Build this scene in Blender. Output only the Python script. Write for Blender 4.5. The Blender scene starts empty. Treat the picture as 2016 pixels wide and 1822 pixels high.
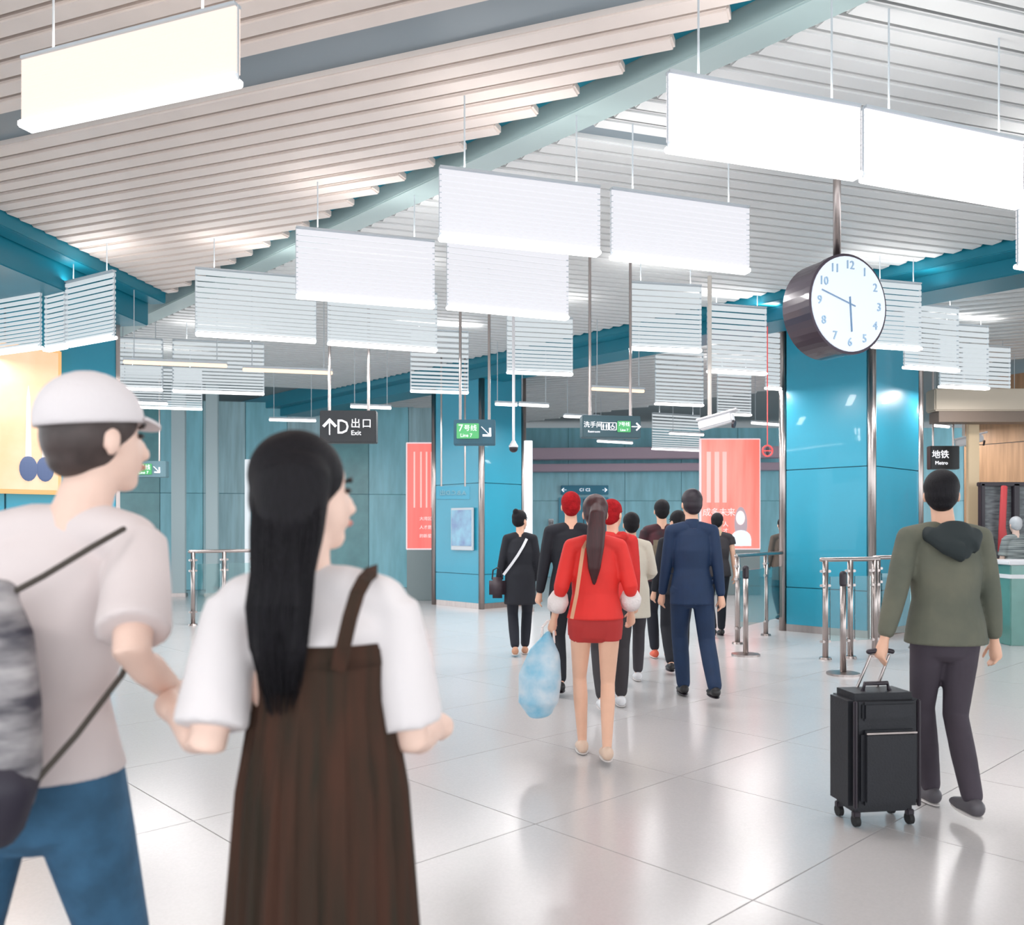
import bpy, bmesh, math, random
from mathutils import Vector, Matrix
random.seed(7)
F, CX, HY, CH = 1700.0, 1008.0, 1042.0, 1.45      # focal (px), centre column, horizon row, camera height
sc = bpy.context.scene; C = sc.collection
# ---------------- camera, world, exposure ----------------
cam = bpy.data.objects.new('camera', bpy.data.cameras.new('camera')); C.objects.link(cam); sc.camera = cam
cam.location = (0, 0, CH); cam.rotation_euler = (math.pi/2, 0, 0)
cam.data.sensor_width = 36; cam.data.lens = 36*F/2016; cam.data.shift_y = (HY-911)/2016; cam.data.clip_start = .05
cam.data.dof.use_dof = True; cam.data.dof.focus_distance = 7; cam.data.dof.aperture_fstop = 2.8
w = bpy.data.worlds.new('world'); sc.world = w; w.use_nodes = True
w.node_tree.nodes['Background'].inputs[0].default_value = (.93, .97, 1, 1); w.node_tree.nodes['Background'].inputs[1].default_value = 3.2
sc.view_settings.view_transform = 'Standard'; sc.view_settings.look = 'None'; sc.view_settings.gamma = 1
sc.view_settings.use_curve_mapping = False; sc.view_settings.exposure = 0.04
def area(name, loc, sx, sy, power, col=(1, 1, 1), rot=(0, 0, 0)):
    l = bpy.data.lights.new(name, 'AREA'); l.shape = 'RECTANGLE'; l.size = sx; l.size_y = sy; l.energy = power; l.color = col
    o = bpy.data.objects.new(name, l); C.objects.link(o); o.location = loc; o.rotation_euler = rot; return o
# ---------------- helpers ----------------
def px(x, y, d): return Vector(((x-CX)/F*d, d, CH+(HY-y)/F*d))
def atz(x, y, z): return px(x, y, F*(z-CH)/(HY-y))
def lin(c): return tuple(((v/255)/12.92 if v/255 <= .04045 else (((v/255)+.055)/1.055)**2.4) for v in c)
MC = {}
def mat(name, rgb, rough=.5, metal=0, emit=0, noise=.0, scale=8, bump=0, bscale=60, alpha=1, spec=.5, trans=0, stretch=None, rgb2=None, coat=0):
    if name in MC: return MC[name]
    m = bpy.data.materials.new(name); m.use_nodes = True; N = m.node_tree.nodes; L = m.node_tree.links; b = N['Principled BSDF']
    c = lin(rgb); b.inputs['Base Color'].default_value = (*c, 1); b.inputs['Roughness'].default_value = rough; b.inputs['Metallic'].default_value = metal
    b.inputs['Alpha'].default_value = alpha; b.inputs['Specular IOR Level'].default_value = spec; b.inputs['Transmission Weight'].default_value = trans
    b.inputs['Coat Weight'].default_value = coat
    if emit: b.inputs['Base Color'].default_value = (c[0]*.25, c[1]*.25, c[2]*.25, 1)
    if emit: b.inputs['Emission Color'].default_value = (*c, 1); b.inputs['Emission Strength'].default_value = emit
    tc = N.new('ShaderNodeTexCoord'); mp = N.new('ShaderNodeMapping'); L.new(tc.outputs['Object'], mp.inputs[0])
    if stretch: mp.inputs['Scale'].default_value = stretch
    if noise or rgb2:
        n = N.new('ShaderNodeTexNoise'); n.inputs['Scale'].default_value = scale; n.inputs['Detail'].default_value = 6; L.new(mp.outputs[0], n.inputs[0])
        r = N.new('ShaderNodeValToRGB'); r.color_ramp.elements[0].position = .35; r.color_ramp.elements[1].position = .65
        c2 = lin(rgb2) if rgb2 else tuple(v*(1-noise) for v in c)
        r.color_ramp.elements[0].color = (*c2, 1); r.color_ramp.elements[1].color = (*c, 1)
        L.new(n.outputs[0], r.inputs[0])
        if not emit: L.new(r.outputs[0], b.inputs['Base Color'])
        if emit: L.new(r.outputs[0], b.inputs['Emission Color'])
    if bump:
        n2 = N.new('ShaderNodeTexNoise'); n2.inputs['Scale'].default_value = bscale; n2.inputs['Detail'].default_value = 4; L.new(mp.outputs[0], n2.inputs[0])
        bp = N.new('ShaderNodeBump'); bp.inputs['Strength'].default_value = bump; bp.inputs['Distance'].default_value = .01
        L.new(n2.outputs[0], bp.inputs['Height']); L.new(bp.outputs[0], b.inputs['Normal'])
    MC[name] = m; return m
def obj(name, bm, m, parent=None, loc=None, smooth=False, rem=0):
    if isinstance(bm, bmesh.types.BMesh):
        bmesh.ops.recalc_face_normals(bm, faces=bm.faces); me = bpy.data.meshes.new(name); bm.to_mesh(me); bm.free()
    else: me = bm
    if m is not None:
        me.materials.clear(); me.materials.append(m)
    o = bpy.data.objects.new(name, me); C.objects.link(o)
    if parent: o.parent = parent
    if loc is not None: o.location = loc
    if smooth:
        for p in me.polygons: p.use_smooth = True
    if rem:
        r = o.modifiers.new('remesh', 'REMESH'); r.mode = 'VOXEL'; r.voxel_size = rem; r.use_smooth_shade = True
        s = o.modifiers.new('smooth', 'SMOOTH'); s.iterations = 4 if rem < .008 else 5; s.factor = .5
    return o
def tag(o, label=None, cat=None, group=None, kind=None):
    if label: o['label'] = label
    if cat: o['category'] = cat
    if group: o['group'] = group
    if kind: o['kind'] = kind
    return o
def thing(name, label, cat, loc=(0, 0, 0), rz=0, group=None):
    o = bpy.data.objects.new(name, None); o.empty_display_size = .1; C.objects.link(o); o.location = loc; o.rotation_euler = (0, 0, rz)
    return tag(o, label, cat, group)
def struct(name, bm, m, parent=None):
    o = obj(name, bm, m, parent)
    if not parent: o['kind'] = 'structure'
    return o
def NB(): return bmesh.new()
def box(bm, c, s, M=None, bev=0):
    r = bmesh.ops.create_cube(bm, size=1); T = Matrix.Translation(c) @ (M if M else Matrix()) @ Matrix.Diagonal((*s, 1))
    bmesh.ops.transform(bm, matrix=T, verts=r['verts'])
    if bev:
        es = list({e for v in r['verts'] for e in v.link_edges}); bmesh.ops.bevel(bm, geom=es, offset=bev, segments=2, affect='EDGES')
    return bm
def seg_box(bm, a, b, wd, ht, bev=0):
    a, b = Vector(a), Vector(b); x = (b-a).normalized(); up = Vector((0, 0, 1)) if abs(x.z) < .95 else Vector((0, 1, 0))
    y = up.cross(x).normalized(); z = x.cross(y)
    M = Matrix((x, y, z)).transposed().to_4x4(); return box(bm, (a+b)/2, ((b-a).length, wd, ht), M, bev)
def frames(pts):
    out = []
    for i, p in enumerate(pts):
        t = (pts[min(i+1, len(pts)-1)]-pts[max(i-1, 0)]).normalized()
        ref = Vector((1, 0, 0)) if abs(t.x) < .8 else Vector((0, 1, 0))
        v = t.cross(ref).normalized(); u = v.cross(t).normalized(); out.append((t, u, v))
    return out
def tube(bm, pts, rad, n=10, fl=1.0, cap=True):
    """tapered round tube with rounded ends; fl flattens the second axis; rad per point (number or (a,b))"""
    pts = [Vector(p) for p in pts]; rad = [r if isinstance(r, tuple) else (r, r*fl) for r in rad]
    fr = frames(pts); rings = []
    P, R, FR = list(pts), list(rad), list(fr)
    if cap:
        t0, t1 = fr[0][0], fr[-1][0]; m0, m1 = min(rad[0]), min(rad[-1])
        P = [pts[0]-t0*m0*.85, pts[0]-t0*m0*.5]+P+[pts[-1]+t1*m1*.5, pts[-1]+t1*m1*.85]
        sc_ = lambda r, k: (r[0]*k, r[1]*k)
        R = [sc_(rad[0], .45), sc_(rad[0], .85)]+R+[sc_(rad[-1], .85), sc_(rad[-1], .45)]; FR = [fr[0]]*2+FR+[fr[-1]]*2
    for p, r, (t, u, v) in zip(P, R, FR):
        rings.append([bm.verts.new(p+u*math.cos(2*math.pi*k/n)*r[0]+v*math.sin(2*math.pi*k/n)*r[1]) for k in range(n)])
    for a, b in zip(rings, rings[1:]):
        for k in range(n): bm.faces.new((a[k], a[(k+1) % n], b[(k+1) % n], b[k]))
    bm.faces.new(rings[0][::-1]); bm.faces.new(rings[-1]); return bm
def ell(bm, c, r, M=None, n=14):
    q = bmesh.ops.create_uvsphere(bm, u_segments=n, v_segments=max(8, n*2//3), radius=1)
    bmesh.ops.transform(bm, matrix=Matrix.Translation(c) @ (M if M else Matrix()) @ Matrix.Diagonal((*r, 1)), verts=q['verts']); return bm
def prism(bm, pts, off):
    """closed polygon pts extruded by vector off"""
    a = [bm.verts.new(Vector(p)) for p in pts]; b = [bm.verts.new(Vector(p)+Vector(off)) for p in pts]; n = len(a)
    bm.faces.new(a); bm.faces.new(b[::-1])
    for i in range(n): bm.faces.new((a[i], a[(i+1) % n], b[(i+1) % n], b[i]))
    return bm
def text_mesh(body, size, depth=.004, mirror=False, align='CENTER'):
    cu = bpy.data.curves.new('lettering', 'FONT'); cu.body = body; cu.size = size; cu.extrude = depth; cu.align_x = align; cu.align_y = 'CENTER'; cu.resolution_u = 2
    o = bpy.data.objects.new('lettering', cu); C.objects.link(o); bpy.context.view_layer.update()
    me = bpy.data.meshes.new_from_object(o.evaluated_get(bpy.context.evaluated_depsgraph_get())); bpy.data.objects.remove(o)
    M = Matrix.Rotation(math.pi/2, 4, 'X'); me.transform((Matrix.Diagonal((-1, 1, 1, 1)) if mirror else Matrix()) @ M); return me
def lettering(body, size, m, parent, loc, sx=1, mirror=False, name='lettering'):
    o = obj(name, text_mesh(body, size, mirror=mirror), m, parent, loc); o.scale = (sx, 1, 1); return o
# ---------------- materials ----------------
TEAL = (40, 150, 178)
m_teal = mat('teal glass panel', TEAL, .3, noise=.06, scale=1.2, coat=.15)
m_teald = mat('deep teal paint', (14, 120, 142), .35, noise=.08, scale=2)
m_tealwall = mat('blue teal wall', (150, 214, 228), .25, noise=.2, scale=1.5, stretch=(3, 1, .5))
m_slat = mat('pale metal baffle', (216, 218, 218), .45, noise=.04, scale=3)
m_slatw = mat('warm pale metal baffle', (230, 218, 211), .45, noise=.05, scale=3)
m_void = mat('ceiling void paint', (128, 136, 138), .7)
m_beam = mat('grey green beam paint', (164, 184, 184), .4, noise=.05, scale=2)
m_chan = mat('smooth grey channel panel', (128, 142, 150), .4)
m_floor = mat('polished pale granite', (200, 197, 197), .2, noise=.05, scale=90, bump=.02, bscale=30, spec=.5)
m_steel = mat('brushed stainless steel', (175, 165, 162), .28, 1, noise=.1, scale=20, stretch=(1, 1, .1))
m_white = mat('white paint', (225, 225, 228), .5)
m_black = mat('black sign casing', (14, 18, 24), .35)
m_tube = mat('lit white tube', (255, 252, 252), .5, emit=3.5)
m_tubew = mat('lit warm tube', (255, 214, 180), .5, emit=1.6)
m_glow = mat('bright glowing louvre', (246, 243, 248), .5, emit=1.02)  # glow colours for the light streaks built above the lamp tubes
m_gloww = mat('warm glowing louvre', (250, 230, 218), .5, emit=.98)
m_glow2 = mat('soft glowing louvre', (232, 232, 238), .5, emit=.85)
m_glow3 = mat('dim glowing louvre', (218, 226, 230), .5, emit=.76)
m_frame = mat('thin grey lamp frame', (190, 198, 204), .4)
m_letter = mat('backlit white lettering', (250, 250, 255), .5, emit=1.2)
m_green = mat('backlit green plate', (92, 196, 122), .5, emit=.75)
m_glass = mat('greenish glass', (200, 225, 225), .03, trans=1, spec=.5)
m_lam = mat('tan wood wall', (176, 138, 104), .5, noise=.25, scale=3, stretch=(6, 1, .4))
m_beige = mat('beige shop fascia', (196, 182, 164), .5)
m_dark = mat('dark frame', (38, 30, 40), .4)

# ---------------- hall axes ----------------
U = Vector((-.688, .726, 0)); V = Vector((.726, .688, 0))      # along the ceiling bands / across them
HC = CH+3.0
# floor
bm = NB(); box(bm, (0, 14, -.06), (40, 44, .1)); floor = struct('floor', bm, mat('grout', (170, 168, 166), .6))
T = 1.2
bm = NB(); box(bm, (0, 0, 0), (T-.004, T-.004, .012), bev=.001); tile_me = bpy.data.meshes.new('tile'); bm.to_mesh(tile_me); bm.free(); tile_me.materials.append(m_floor)
ang = math.atan2(V.y, V.x); cnt = 0
for i in range(-26, 30):
    for j in range(-26, 30):
        c = U*i*T+V*j*T
        if c.y < -.6 or c.y > 17.5 or abs(c.x) > c.y*.62+1.1 : continue
        t = bpy.data.objects.new('tile', tile_me); C.objects.link(t); t.parent = floor; t.location = (c.x, c.y, -.006); t.rotation_euler = (0, 0, ang); cnt += 1
bm = NB()
for i in range(-40, 46):
    for j in range(-40, 46):
        c = U*i*T+V*j*T
        if -7.5 < c.y < 35.5 and abs(c.x) < 19.3 and not (-.6 <= c.y <= 17.5 and abs(c.x) <= c.y*.62+1.1):
            box(bm, (c.x, c.y, -.006), (T-.004, T-.004, .012), Matrix.Rotation(ang, 4, 'Z'))
ft = obj('tile', bm, m_floor, floor); ft['kind'] = 'stuff'
# ceiling slab above the baffles
bm = NB(); box(bm, (0, 14, HC+.26), (40, 44, .12)); ceil = struct('ceiling', bm, m_void)
def clip(p, d, planes, t0=-60, t1=60):
    for n, c in planes:          # keep n.x*X+n.y*Y >= c
        a = n[0]*d.x+n[1]*d.y; b = n[0]*p.x+n[1]*p.y-c
        if abs(a) < 1e-9:
            if b < 0: return None
        elif a > 0: t0 = max(t0, -b/a)
        else: t1 = min(t1, -b/a)
    return (t0, t1) if t1-t0 > .15 else None
def slats(dirv, planes, o0, o1, pitch, m, skip=()):
    n = Vector((-dirv.y, dirv.x, 0)); n = n if n.y > 0 else -n; o = o0
    while o < o1:
        if not any(a < o < b for a, b in skip):
            r = clip(n*o, dirv, planes)
            if r:
                L_ = r[1]-r[0]; c = n*o+dirv*(r[0]+r[1])/2
                bm = NB(); box(bm, (0, 0, 0), (L_, .146, .075), bev=.014)
                s = obj('slat', bm, m, ceil, (c.x, c.y, HC+.0375), smooth=False); s.rotation_euler = (0, 0, math.atan2(dirv.y, dirv.x))
        o += pitch
vn = (V.x, V.y)
DL = Vector((-.936, .353, 0)).normalized(); DR = Vector((.954, .30, 0)).normalized()
lx = Vector((.99, -.145))        # left border of the near band:  x*.99 - y*.145 >= k
kL = -4.82*.99-8.13*.145
slats(DL, [((-V.x, -V.y), -4.40), ((.99, -.145), kL), ((0, 1), -2)], -2.0, 9.0, .175, m_slatw, skip=((4.52, 4.95),))
slats(DR, [(vn, 4.84), ((-V.x, -V.y), -9.95), ((1, 0), -8.5), ((-1, 0), -9), ((0, 1), -3)], -2.5, 19, .175, m_slat, skip=((5.9, 6.15),))
slats(DL, [(vn, 10.9), ((-V.x, -V.y), -17), ((1, 0), -7), ((-1, 0), -9), ((0, -1), -26)], 8, 27.5, .26, m_slat)
def strip(name, n0, n1, z0, z1, m, a=-13, b=26, kind=True, par=None):
    c = U*((a+b)/2)+V*((n0+n1)/2); bm = NB(); box(bm, (c.x, c.y, (z0+z1)/2), (b-a, n1-n0, z1-z0), Matrix.Rotation(math.atan2(U.y, U.x), 4, 'Z'), bev=.01)
    return struct(name, bm, m, par)
strip('trim_1', 4.56, 4.82, HC-.02, HC+.2, m_beam); strip('trim_2', 4.405, 4.555, HC+.12, HC+.2, m_teald)
strip('trim_3', 9.97, 10.25, HC-.1, HC+.2, m_teald, -11); strip('trim_4', 10.25, 10.88, HC-.28, HC+.2, m_teald, -11)
# channels in the two bands
def chan(name, dirv, o, hw, planes):
    n = Vector((-dirv.y, dirv.x, 0)); n = n if n.y > 0 else -n; r = clip(n*o, dirv, planes)
    bm = NB(); seg_box(bm, n*o+dirv*r[0]+Vector((0, 0, HC+.07)), n*o+dirv*r[1]+Vector((0, 0, HC+.07)), hw*2, .04); struct(name, bm, m_chan)
chan('trim_5', DL, 4.73, .26, [((-V.x, -V.y), -4.40), ((.99, -.145), kL), ((0, 1), -2)])
chan('trim_6', DR, 6.02, .2, [(vn, 4.84), ((-V.x, -V.y), -9.95), ((1, 0), -8.5)])
# left bulkhead following the near band's left border
d0 = Vector((.145, .99, 0)); p0 = Vector((-4.82, 8.13, 0)); ctr = p0+Vector((-.99, .145, 0))*.12
bm = NB(); seg_box(bm, ctr-d0*9+Vector((0, 0, HC+.02)), ctr+d0*2.9+Vector((0, 0, HC+.02)), .22, .3, .01); struct('trim_7', bm, m_teald)
ctr = p0+Vector((-.99, .145, 0))*.95
bm = NB(); seg_box(bm, ctr-d0*9+Vector((0, 0, HC-.1)), ctr+d0*2.9+Vector((0, 0, HC-.1)), 1.4, .6, .01); struct('trim_8', bm, m_teald)

# ---------------- walls ----------------
def panel_wall(name, a, b, h, m, ww=1.6, joints=(0, 2.3, 4.5), thick=.12, sub=None):
    a, b = Vector((*a, 0)), Vector((*b, 0)); L_ = (b-a).length; x = (b-a).normalized(); y = Vector((-x.y, x.x, 0))
    bm = NB(); seg_box(bm, a+y*.1+Vector((0, 0, h/2)), b+y*.1+Vector((0, 0, h/2)), thick, h); wl = struct(name, bm, m_teald)
    n = max(1, round(L_/ww))
    for i in range(n):
        for z0, z1 in zip(joints, joints[1:]):
            bm = NB(); c = a+x*((i+.5)*L_/n)
            box(bm, (0, 0, 0), (L_/n-.012, .04, z1-z0-.012), bev=.004)
            q = obj('panel', bm, m if not sub else sub(i), wl, (c.x+y.x*.015, c.y+y.y*.015, (z0+z1)/2)); q.rotation_euler = (0, 0, math.atan2(x.y, x.x))
    return wl
panel_wall('wall_back', (-17, 26), (17, 26), 4.5, m_tealwall, 1.7)
m_tw2 = mat('pale blue glazed wall', (178, 212, 220), .2, noise=.25, scale=2, stretch=(4, 1, .3)); m_tw3 = mat('grey green glazed wall', (110, 168, 174), .2, noise=.2, scale=2)
panel_wall('wall_left', (-10.2, 20), (-1.6, 21.5), 4.4, m_tealwall, .95, sub=lambda i: [m_tw2, m_tw3, m_tealwall, m_tw2, m_tealwall][i % 5])
panel_wall('wall_right', (9.0, 17.2), (12.5, 12.0), 4.4, m_lam, 1.3, (0, 1.0, 3.1, 4.4))
# column shells
def column(name, label, cpt, lu, lv, h, m):
    r = thing(name, label, 'column', (cpt[0], cpt[1], 0), math.atan2(V.y, V.x))   # local x = V (right face), local y = U (left face)
    bm = NB(); box(bm, (lv/2, lu/2, h/2), (lv-.08, lu-.08, h)); obj('core', bm, m_teald, r)
    for z0, z1 in ((.1, .62), (.63, 2.28), (2.29, h-.02)):
        for nm, cc, ss in (('panel', (lv/2, .0, 0), (lv-.12, .03, 0)), ('panel', (0, lu/2, 0), (.03, lu-.12, 0)), ('panel', (lv, lu/2, 0), (.03, lu-.12, 0)), ('panel', (lv/2, lu, 0), (lv-.12, .03, 0))):
            bm = NB(); box(bm, (cc[0], cc[1], (z0+z1)/2), (ss[0], ss[1], z1-z0), bev=.004); obj('panel', bm, m, r)
    for x, y in ((0, 0), (lv, 0), (0, lu), (lv, lu)):
        bm = NB(); tube(bm, [(x, y, 0), (x, y, h-.01)], [.055, .055], 16, cap=False); obj('corner_post', bm, m_steel, r, smooth=True)
    bm = NB(); box(bm, (lv/2, lu/2, .05), (lv+.02, lu+.02, .1), bev=.004); obj('plinth', bm, m_steel, r)
    return r
column('column', 'wide teal glass clad column with steel corner post below the round clock', (4.75, 11.4), 1.28, 1.56, HC-.02, m_teal)
column('column', 'narrower teal clad column with steel corner post behind the arrow sign for Line 7', (-.55, 15.6), 1.37, 1.05, HC-.02, m_teal)
# left pier
def on_line(pxx, a, dv):
    k = (pxx-CX)/F; t = (k*a[1]-a[0])/(dv.x-k*dv.y); return Vector((a[0]+dv.x*t, a[1]+dv.y*t, 0)), t
pa = (-5.05, 11.0); pd = Vector((-.72, -.69, 0)).normalized()
r = thing('wall_pier', 'dark teal glazed wall pier at the left behind the orange light box', 'pier', (pa[0], pa[1], 0), math.atan2(pd.y, pd.x))
bm = NB(); box(bm, (1.9, -.32, HC/2), (3.8, .6, HC-.04)); obj('core', bm, m_teald, r)
for k in range(3):
    for z0, z1 in ((.1, 2.28), (2.29, HC-.05)):
        bm = NB(); box(bm, (.62+k*1.26, 0, (z0+z1)/2), (1.24, .03, z1-z0), bev=.004); obj('panel', bm, m_teal, r)
bm = NB(); box(bm, (-.02, -.3, HC/2), (.05, .66, HC-.04)); obj('edge_strip', bm, m_steel, r)
# ---------------- lamps ----------------
def lamp(x0, y0, x1, y1, h, style, label, lit=True, cat='lamp'):  # only the tube is a lamp; strips above build its light streak
    a, b = atz(x0, y0, CH+2.0), atz(x1, y1, CH+2.0); mid = (a+b)/2; a_, b_ = a-mid, b-mid; x = (b-a).normalized()
    ms = {0: m_gloww, 1: m_glow, 2: m_glow2, 3: m_glow3, 4: m_glow3}[style]; fill = {0: .92, 1: .86, 2: .74, 3: .68, 4: .52}[style]  # gaps between strips make the light streak look half transparent
    H = min(h/F*mid.y, .9)
    r = thing('lamp_with_streak', label, cat, (mid.x, mid.y, mid.z), 0, 'lamp tubes with built light streaks hung in rows under the ceiling')
    bm = NB(); seg_box(bm, a_, b_, .09, .035, .008); obj('light_tube', bm, m_tubew if style == 9 else m_tube, r)
    bm = NB(); seg_box(bm, a_+Vector((0, 0, H)), b_+Vector((0, 0, H)), .05, .014); obj('streak_top', bm, m_frame, r)  # rail and end stiles added to frame the light streak
    n = 13; z = .03; hs = [1+.9*k/n for k in range(n)]; tot = sum(hs); hs = [v/tot*(H-.04) for v in hs]
    for v in hs:
        bm = NB(); seg_box(bm, a_+Vector((0, 0, z+v/2)), b_+Vector((0, 0, z+v/2)), .035, v*fill); obj('streak', bm, ms, r); z += v
    for q in (a_, b_):
        s = -1 if q is a_ else 1
        bm = NB(); seg_box(bm, q-x*s*.006, q-x*s*.006+Vector((0, 0, H)), .02, .012); obj('streak_end', bm, m_frame, r)
    for k in (.15, .85):
        q = a_.lerp(b_, k)
        bm = NB(); tube(bm, [q+Vector((0, 0, H)), q+Vector((0, 0, (HC if mid.dot(V) < 16.5 else HC+.19)-mid.z))], [.006, .006], 6, cap=False); obj('rod', bm, m_frame, r)
    if lit:
        l = area('lamp_light', (mid.x, mid.y, mid.z-.03), 1.2, .1, (24 if mid.y > 8.5 else 12) if style else 10, (1, .97, .96) if style else (1, .86, .76)); l.rotation_euler = (0, 0, math.atan2(x.y, x.x))
        l = area('ceiling_fill_light', (mid.x, mid.y, mid.z+H+.02), 1.2, .1, 3.5, (1, .97, .95) if style else (1, .86, .76), (math.pi, 0, 0)); l.rotation_euler = (math.pi, 0, math.atan2(x.y, x.x))  # added upward fill to brighten the ceiling, not part of the lamp
    return r
LP = [  # lamp tube ends with the height and style of their light streaks
 (48, 250, 468, 158, 140, 0, 'large warm cream light streak alone at the top left of the hall'),
 (1315, 290, 1690, 347, 142, 1, 'big bright white light streak at the upper right, left one of the nearest pair'),
 (1700, 350, 2010, 405, 133, 1, 'big bright white light streak above and right of the clock, beside the nearest pair mate'),
 (865, 468, 1180, 500, 135, 2, 'bright striped light streak left one of the second row pair, over the image centre'),
 (1203, 505, 1473, 535, 130, 2, 'bright striped light streak left of the clock, right one of the second row pair'),
 (583, 583, 855, 604, 132, 2, 'striped light streak left one of the third row pair, above the black exit sign'),
 (880, 605, 1118, 627, 130, 2, 'striped light streak right one of the third row pair, under the second row'),
 (385, 658, 622, 673, 128, 3, 'pale striped light streak at the tip of the cream ceiling band'),
 (645, 676, 860, 691, 115, 3, 'pale striped light streak directly above the exit sign with letter D'),
 (1240, 686, 1380, 692, 130, 3, 'nearly square striped light streak above the right end of the restroom sign'),
 (1393, 731, 1508, 737, 132, 3, 'square striped light streak above the security camera on a pole'),
 (1508, 764, 1546, 767, 130, 3, 'narrow striped light streak against the left edge of the wide teal column'),
 (998, 733, 1127, 738, 112, 3, 'pale striped light streak in front of the narrower teal column'),
 (808, 770, 922, 774, 125, 4, 'faint striped light streak just left of the green Line 7 plate'),
 (1718, 682, 1812, 688, 130, 3, 'striped light streak touching the right edge of the clock face'),
 (1780, 723, 1886, 731, 126, 3, 'striped light streak second from the clock in the descending right row'),
 (1850, 761, 1945, 766, 124, 3, 'striped light streak third from the clock in the descending right row'),
 (1895, 791, 1988, 795, 124, 3, 'striped light streak farthest from the clock in the descending right row'),
 (131, 681, 225, 664, 128, 4, 'teal tinted striped lamp reflection at the right end of the left wall pier'),  # this and the next two: reflections in the pier, built as solid lamps
 (90, 690, 128, 683, 128, 4, 'slim teal tinted striped lamp reflection in the middle of the left wall pier'),
 (-8, 696, 80, 684, 122, 4, 'teal tinted striped lamp reflection cut by the left picture edge above the orange light box'),
 (228, 765, 320, 768, 100, 4, 'faint small light streak right behind the edge of the left pier'),
 (340, 770, 520, 776, 100, 4, 'faint wide light streak left of the long haired woman'),
 (236, 801, 398, 806, 80, 4, 'low faint light streak above the far left direction sign'),
 (1290, 795, 1384, 799, 108, 4, 'dim striped light streak right of the restroom sign'),
 (1412, 815, 1478, 818, 90, 4, 'dim striped light streak behind the security camera pole'),
 (1284, 884, 1378, 888, 70, 4, 'farthest dim light streak, low above the navy suited man'),
 (2004, 523, 2140, 545, 150, 1, 'bright light streak cut off by the right picture edge'),
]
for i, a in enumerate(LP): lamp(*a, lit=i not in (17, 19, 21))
# further rows overhead behind the photographer and added upward fill keep the hall evenly lit
for x, y in ((-4, 1), (-1.5, .2), (1.5, 1), (4, 2), (-2.5, -2.5), (1, -2.5), (4.5, -1.5)):
    area('lamp_light', (x, y, CH+2.0), 1.2, .1, 14, (1, .97, .96)); area('ceiling_fill_light', (x, y, CH+2.3), 1.2, .1, 5, (1, .97, .96), (math.pi, 0, 0))
def thin(x0, y0, x1, y1, m, label):
    a, b = atz(x0, y0, CH+2.0), atz(x1, y1, CH+2.0); mid = (a+b)/2
    r = thing('tube_lamp', label, 'lamp', mid, 0, 'thin tube lamps hanging far down the hall')
    bm = NB(); seg_box(bm, a-mid, b-mid, .05, .04, .008); obj('light_tube', bm, m, r)
    bm = NB(); seg_box(bm, a-mid+Vector((0, 0, .035)), b-mid+Vector((0, 0, .035)), .06, .03); obj('housing', bm, m_frame, r)
    area('lamp_light', (mid.x, mid.y, mid.z-.04), 1.0, .1, 22, (1, .97, .96))
    for k in (.1, .9):
        q = (a-mid).lerp(b-mid, k); bm = NB(); tube(bm, [q+Vector((0, 0, .04)), q+Vector((0, 0, (HC if mid.dot(V) < 16.5 else HC+.19)-mid.z))], [.006]*2, 6, cap=False); obj('rod', bm, m_frame, r)
for a in [(243, 713, 447, 721, m_tubew, 'thin warm tube lamp left one of two above the far left hall'), (478, 728, 655, 735, m_tubew, 'thin warm tube lamp ending just left of the exit sign'),
 (530, 827, 622, 829, m_tube, 'thin white tube lamp above the long haired woman head'), (690, 801, 770, 804, m_tube, 'thin white tube lamp beside the exit sign'),
 (975, 796, 1018, 798, m_tube, 'short white tube lamp left one across the narrower column'), (1022, 797, 1080, 800, m_tube, 'white tube lamp right one across the narrower column'),
 (1165, 766, 1268, 771, m_tubew, 'thin warm tube lamp crossing the restroom sign'), (1110, 820, 1180, 823, m_tube, 'thin white tube lamp left of the restroom sign'),
 (1480, 833, 1548, 838, m_tube, 'thin white tube lamp beside the left edge of the wide column'), (1176, 869, 1245, 873, m_tube, 'thin white tube lamp under the restroom sign'),
 (1318, 854, 1385, 857, m_tube, 'thin white tube lamp below the security camera'), (660, 888, 712, 890, m_tube, 'small white tube lamp right behind the exit sign'),
 (1838, 838, 1868, 841, m_tube, 'short white tube lamp by the right direction sign'), (1872, 828, 1940, 831, m_tube, 'white tube lamp in front of the beige shop fascia'), (1990, 812, 2060, 816, m_tubew, 'warm tube lamp at the right picture edge'),
 (236, 792, 330, 796, m_tube, 'white tube lamp over the far left direction sign')]: thin(*a)
# ---------------- signs ----------------
def board(name, label, x0, x1, y0, y1, d, yaw=0, m=m_black, drop=True):
    """sign box; returns root (centre of its front face), scale px->m"""
    s = d/F; c = px((x0+x1)/2, (y0+y1)/2, d); W, H = (x1-x0)*s, (y1-y0)*s
    r = thing(name, label, 'sign', c, yaw)
    bm = NB(); box(bm, (0, .08, 0), (W, .14, H), bev=.008); obj('sign_box', bm, m, r)
    if drop:
        for k in (-.35, .35):
            bm = NB(); tube(bm, [(k*W, .08, H/2), (k*W, .08, HC+.2-c.z)], [.016]*2, 8, cap=False); obj('rod', bm, m_steel, r)
    return r, s
def arrow(parent, c, size, ang, m=m_letter):
    """slim arrow pointing up, rotated by ang about the viewing axis"""
    bm = NB(); S = size/2; t = size*.1
    seg_box(bm, (0, 0, -S), (0, 0, S*.85), .008, t*1.6)
    for g in (-1, 1): seg_box(bm, (g*S*.8, 0, S*.05), (-g*t*.4, 0, S*.98), .008, t*1.6)
    bmesh.ops.rotate(bm, verts=bm.verts, cent=(0, 0, 0), matrix=Matrix.Rotation(math.radians(ang), 3, 'Y'))
    return obj('arrow', bm, m, parent, c)
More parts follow.
